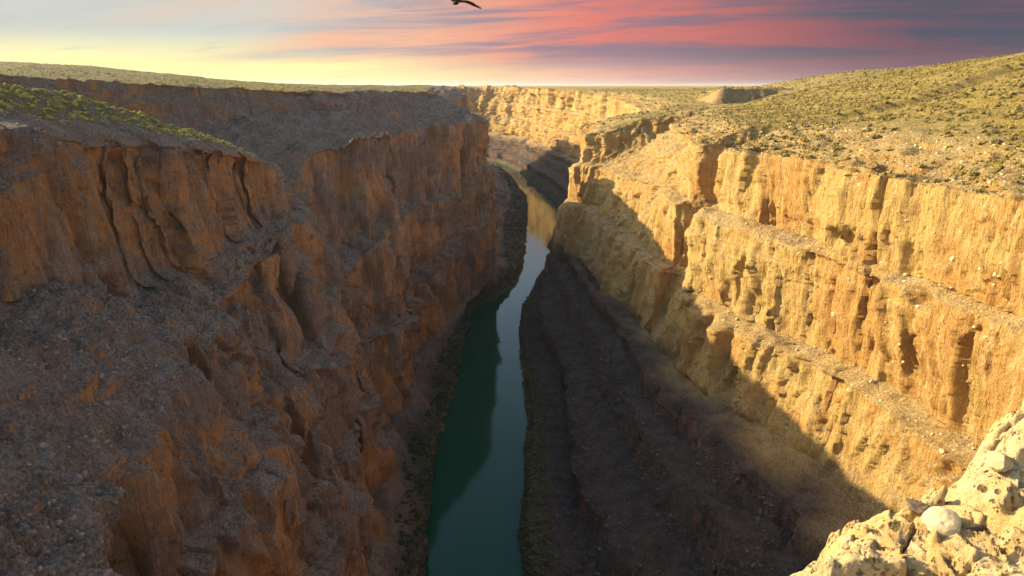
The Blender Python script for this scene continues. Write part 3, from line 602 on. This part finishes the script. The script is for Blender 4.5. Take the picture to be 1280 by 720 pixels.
# ------------------------------------------------------------------ evening haze
if HAZE:
    hm = bpy.data.materials.new('haze_air'); hm.use_nodes = True; hn = hm.node_tree; hn.nodes.clear()
    ho = hn.nodes.new('ShaderNodeOutputMaterial'); hv = hn.nodes.new('ShaderNodeVolumePrincipled')
    hv.inputs['Color'].default_value = (.92, .90, .88, 1); hv.inputs['Density'].default_value = HAZE; hv.inputs['Anisotropy'].default_value = .3
    hn.links.new(hv.outputs[0], ho.inputs['Volume'])
    me = bpy.data.meshes.new('haze'); x0, x1, y0, y1, z0, z1 = -46500, 46500, -500, 49500, -9, EYE + 90
    me.from_pydata([(x, y, z) for z in (z0, z1) for x, y in ((x0, y0), (x1, y0), (x1, y1), (x0, y1))], [], [(0, 3, 2, 1), (4, 5, 6, 7), (0, 1, 5, 4), (1, 2, 6, 5), (2, 3, 7, 6), (3, 0, 4, 7)])
    o = bpy.data.objects.new('haze', me); COL.objects.link(o); me.materials.append(hm); tag(o, 'thin warm evening haze filling the canyon', 'haze', kind='stuff')

# ------------------------------------------------------------------ the soaring vulture
def vulture():
    import bmesh
    bm = bmesh.new()
    def loft_rings(rings, n=12):
        rs = []
        for c, ax, u, v, a, b in rings:
            rs.append([bm.verts.new(Vector(c) + Vector(u) * (math.cos(t) * a) + Vector(v) * (math.sin(t) * b)) for t in [6.2832 * k / n for k in range(n)]])
        for r0, r1 in zip(rs, rs[1:]):
            for k in range(n): bm.faces.new((r0[k], r0[(k + 1) % n], r1[(k + 1) % n], r1[k]))
        bm.faces.new(rs[0]); bm.faces.new(rs[-1])
    X, Y, Z = (1, 0, 0), (0, 1, 0), (0, 0, 1)
    # body along local Y (flies towards +Y): tail fan, trunk, neck, head, hooked bill
    loft_rings([((0, y, z), Y, X, Z, a, b) for y, z, a, b in ((-.46, -.01, .13, .014), (-.34, -.005, .10, .018), (-.24, 0, .06, .045), (-.12, 0, .095, .085), (.02, 0, .11, .10), (.14, .01, .10, .085), (.22, .02, .06, .05), (.27, .02, .04, .038), (.32, .015, .042, .042), (.36, .008, .028, .028), (.40, -.005, .012, .014), (.42, -.025, .004, .006))])
    for s in (-1, 1):
        # arm and hand of the wing, arched up and then drooping
        st = [(.05, .00, .02, .15, .045), (.20, .03, .09, .17, .030), (.38, .05, .14, .18, .022), (.55, .04, .13, .19, .018), (.68, .0, .09, .17, .014), (.76, -.04, .05, .11, .010)]
        loft_rings([((s * x, y, z), X, Y, Z, a, b) for x, y, z, a, b in st])
        for k in range(6):                          # separate finger feathers
            a = math.radians(12 + 17 * k - 12); bx, by = .70 + .02 * (5 - k) * .5, .07 - .045 * k
            d = Vector((s * math.cos(a), .10 - math.sin(a) * .9, -.22 - .02 * k)).normalized()
            p0 = Vector((s * bx, by, .07)); L = .30 - .02 * abs(k - 2)
            side = Vector((0, 1, 0)) if k < 3 else Vector((1, .4, 0)).normalized()
            loft_rings([(p0 + d * (L * f) + Vector((0, 0, .03 * f * f)), d, side, Z, w, .007) for f, w in ((-.2, .02), (.3, .024), (.75, .02), (1, .008))], 8)
    bmesh.ops.recalc_face_normals(bm, faces=bm.faces)
    me = bpy.data.meshes.new('tmp'); bm.to_mesh(me); bm.free()
    o = bpy.data.objects.new('tmp', me); COL.objects.link(o)
    m = o.modifiers.new('r', 'REMESH'); m.mode = 'VOXEL'; m.voxel_size = .009; m.use_smooth_shade = True
    dg = bpy.context.evaluated_depsgraph_get(); me2 = bpy.data.meshes.new_from_object(o.evaluated_get(dg)); bpy.data.objects.remove(o)
    t = NT('vulture_feathers'); P = t.new('ShaderNodeTexCoord').outputs['Object']
    c = t.mix(t.ramp(t.noise(P, 12, 4), .4, .6), (.022, .014, .010), (.05, .03, .02))
    sp = t.new('ShaderNodeSeparateXYZ'); t.link(P, sp.inputs[0])
    c = t.mix(t.ramp(sp.outputs[1], .265, .285), c, (.25, .05, .035))
    t.link(c, t.b.inputs['Base Color']); t.b.inputs['Roughness'].default_value = .7
    me2.name = 'vulture'; me2.materials.clear(); me2.materials.append(t.m)
    v = bpy.data.objects.new('vulture', me2); COL.objects.link(v)
    return v
from mathutils import Vector
bird = vulture(); bird.location = (-2.05, 26.95, 2.93 + EYE); bird.rotation_euler = (math.radians(-6), math.radians(13), math.radians(20))
tag(bird, 'dark vulture soaring with spread wings against the pink sky', 'bird')

# ------------------------------------------------------------------ camera, light, sky
cam = bpy.data.cameras.new('camera'); cam.lens = 24; cam.sensor_width = 36; cam.clip_start = .5; cam.clip_end = 90000
co = bpy.data.objects.new('camera', cam); COL.objects.link(co); co.location = (0, 0, EYE)
co.rotation_euler = (math.pi / 2 - math.atan(253 / 853.33), 0, 0)
scene.camera = co
SUN_EL, SUN_AZ = 23.5, 20.0      # azimuth: degrees ahead of due left
a, e = math.radians(SUN_AZ), math.radians(SUN_EL)
sd = (-math.cos(a) * math.cos(e), math.sin(a) * math.cos(e), math.sin(e))
from mathutils import Vector
sl = bpy.data.lights.new('sun', 'SUN'); sl.energy = 5.0; sl.angle = math.radians(.5); sl.color = (1, .82, .52)
so = bpy.data.objects.new('sun', sl); COL.objects.link(so); so.location = (-300, 100, 500)
so.rotation_euler = Vector(sd).to_track_quat('Z', 'Y').to_euler()

def world():
    w = bpy.data.worlds.new('World'); scene.world = w; w.use_nodes = True
    t = NT.__new__(NT); t.t = w.node_tree; t.n = t.t.nodes
    bg = t.n['Background']
    sky = t.new('ShaderNodeTexSky', sky_type='NISHITA'); sky.sun_disc = False
    sky.sun_elevation = e; sky.sun_rotation = math.atan2(sd[0], sd[1]); sky.dust_density = 2.0; sky.air_density = 1.2
    tc = t.new('ShaderNodeTexCoord'); d = tc.outputs['Generated']
    sp = t.new('ShaderNodeSeparateXYZ'); t.link(d, sp.inputs[0]); X, Y, Z = sp.outputs
    zc = t.math('MAXIMUM', Z, 0.0)
    den = t.math('ADD', zc, .09)
    u = t.math('DIVIDE', X, den); v = t.math('DIVIDE', Y, den)
    cv = t.new('ShaderNodeCombineXYZ')
    # streets of cloud drawn out along one wind direction
    t.val(cv.inputs[0], t.math('ADD', t.math('MULTIPLY', u, .27), t.math('MULTIPLY', v, -.06))); t.val(cv.inputs[1], t.math('ADD', t.math('MULTIPLY', v, .75), t.math('MULTIPLY', u, .22)))
    n1 = t.noise(cv.outputs[0], .9, 8, .62, .8); n2 = t.noise(cv.outputs[0], .40, 4, .5, .3); n3 = t.noise(cv.outputs[0], 3.0, 8, .65, .6)
    hor = t.math('ARCTAN2', X, Y)                                  # 0 straight ahead, negative left
    right = t.ramp(hor, -.42, .12); fright = t.ramp(hor, .05, .55)
    S = 3.35
    def c(r, g, b): return (r * S, g * S, b * S)
    base_low = t.mix(t.ramp(hor, -.35, .25), c(1.15, 1.0, .40), c(.80, .42, .36))
    base_low = t.mix(fright, base_low, c(.19, .11, .15))
    base_high = t.mix(t.ramp(hor, -.35, .15), c(.56, .63, .60), c(.38, .30, .33))
    base_high = t.mix(fright, base_high, c(.085, .095, .14))
    basec = t.mix(t.ramp(Z, .015, .075), base_low, base_high)
    pink = t.mix(t.ramp(hor, -.2, .15), c(.90, .50, .32), c(.80, .21, .16)); pink = t.mix(fright, pink, c(.19, .085, .12))
    grey = t.mix(t.ramp(hor, -.3, .1), c(.50, .45, .45), c(.30, .20, .26)); grey = t.mix(fright, grey, c(.075, .085, .125))
    cl = t.mix(t.ramp(t.math('ADD', n1, t.math('MULTIPLY', t.math('SUBTRACT', n3, .5), .45)), .38, .60), grey, pink)
    cover = t.math('MULTIPLY', t.ramp(t.math('ADD', n2, t.math('MULTIPLY', right, .22)), .42, .66), t.ramp(Z, .004, .05))
    col = t.mix(cover, basec, cl)
    col = t.mix(t.math('MULTIPLY', t.ramp(n3, .52, .7), .35), col, grey)
    # the evening band of cloud thins out above, where the plain sky shows
    m = t.ramp(Z, .30, .13)
    fin = t.mix(m, sky.outputs[0], col)
    t.link(fin, bg.inputs[0]); bg.inputs[1].default_value = .15
world()
vs = scene.view_settings
scene.display_settings.display_device = 'sRGB'
vs.view_transform = 'Standard'; vs.look = 'None'; vs.gamma = 1; vs.use_curve_mapping = False; vs.exposure = 1.08
scene.cycles.max_bounces = 6; scene.cycles.diffuse_bounces = 4; scene.cycles.glossy_bounces = 2
print('built', round(time.time() - T0, 1))
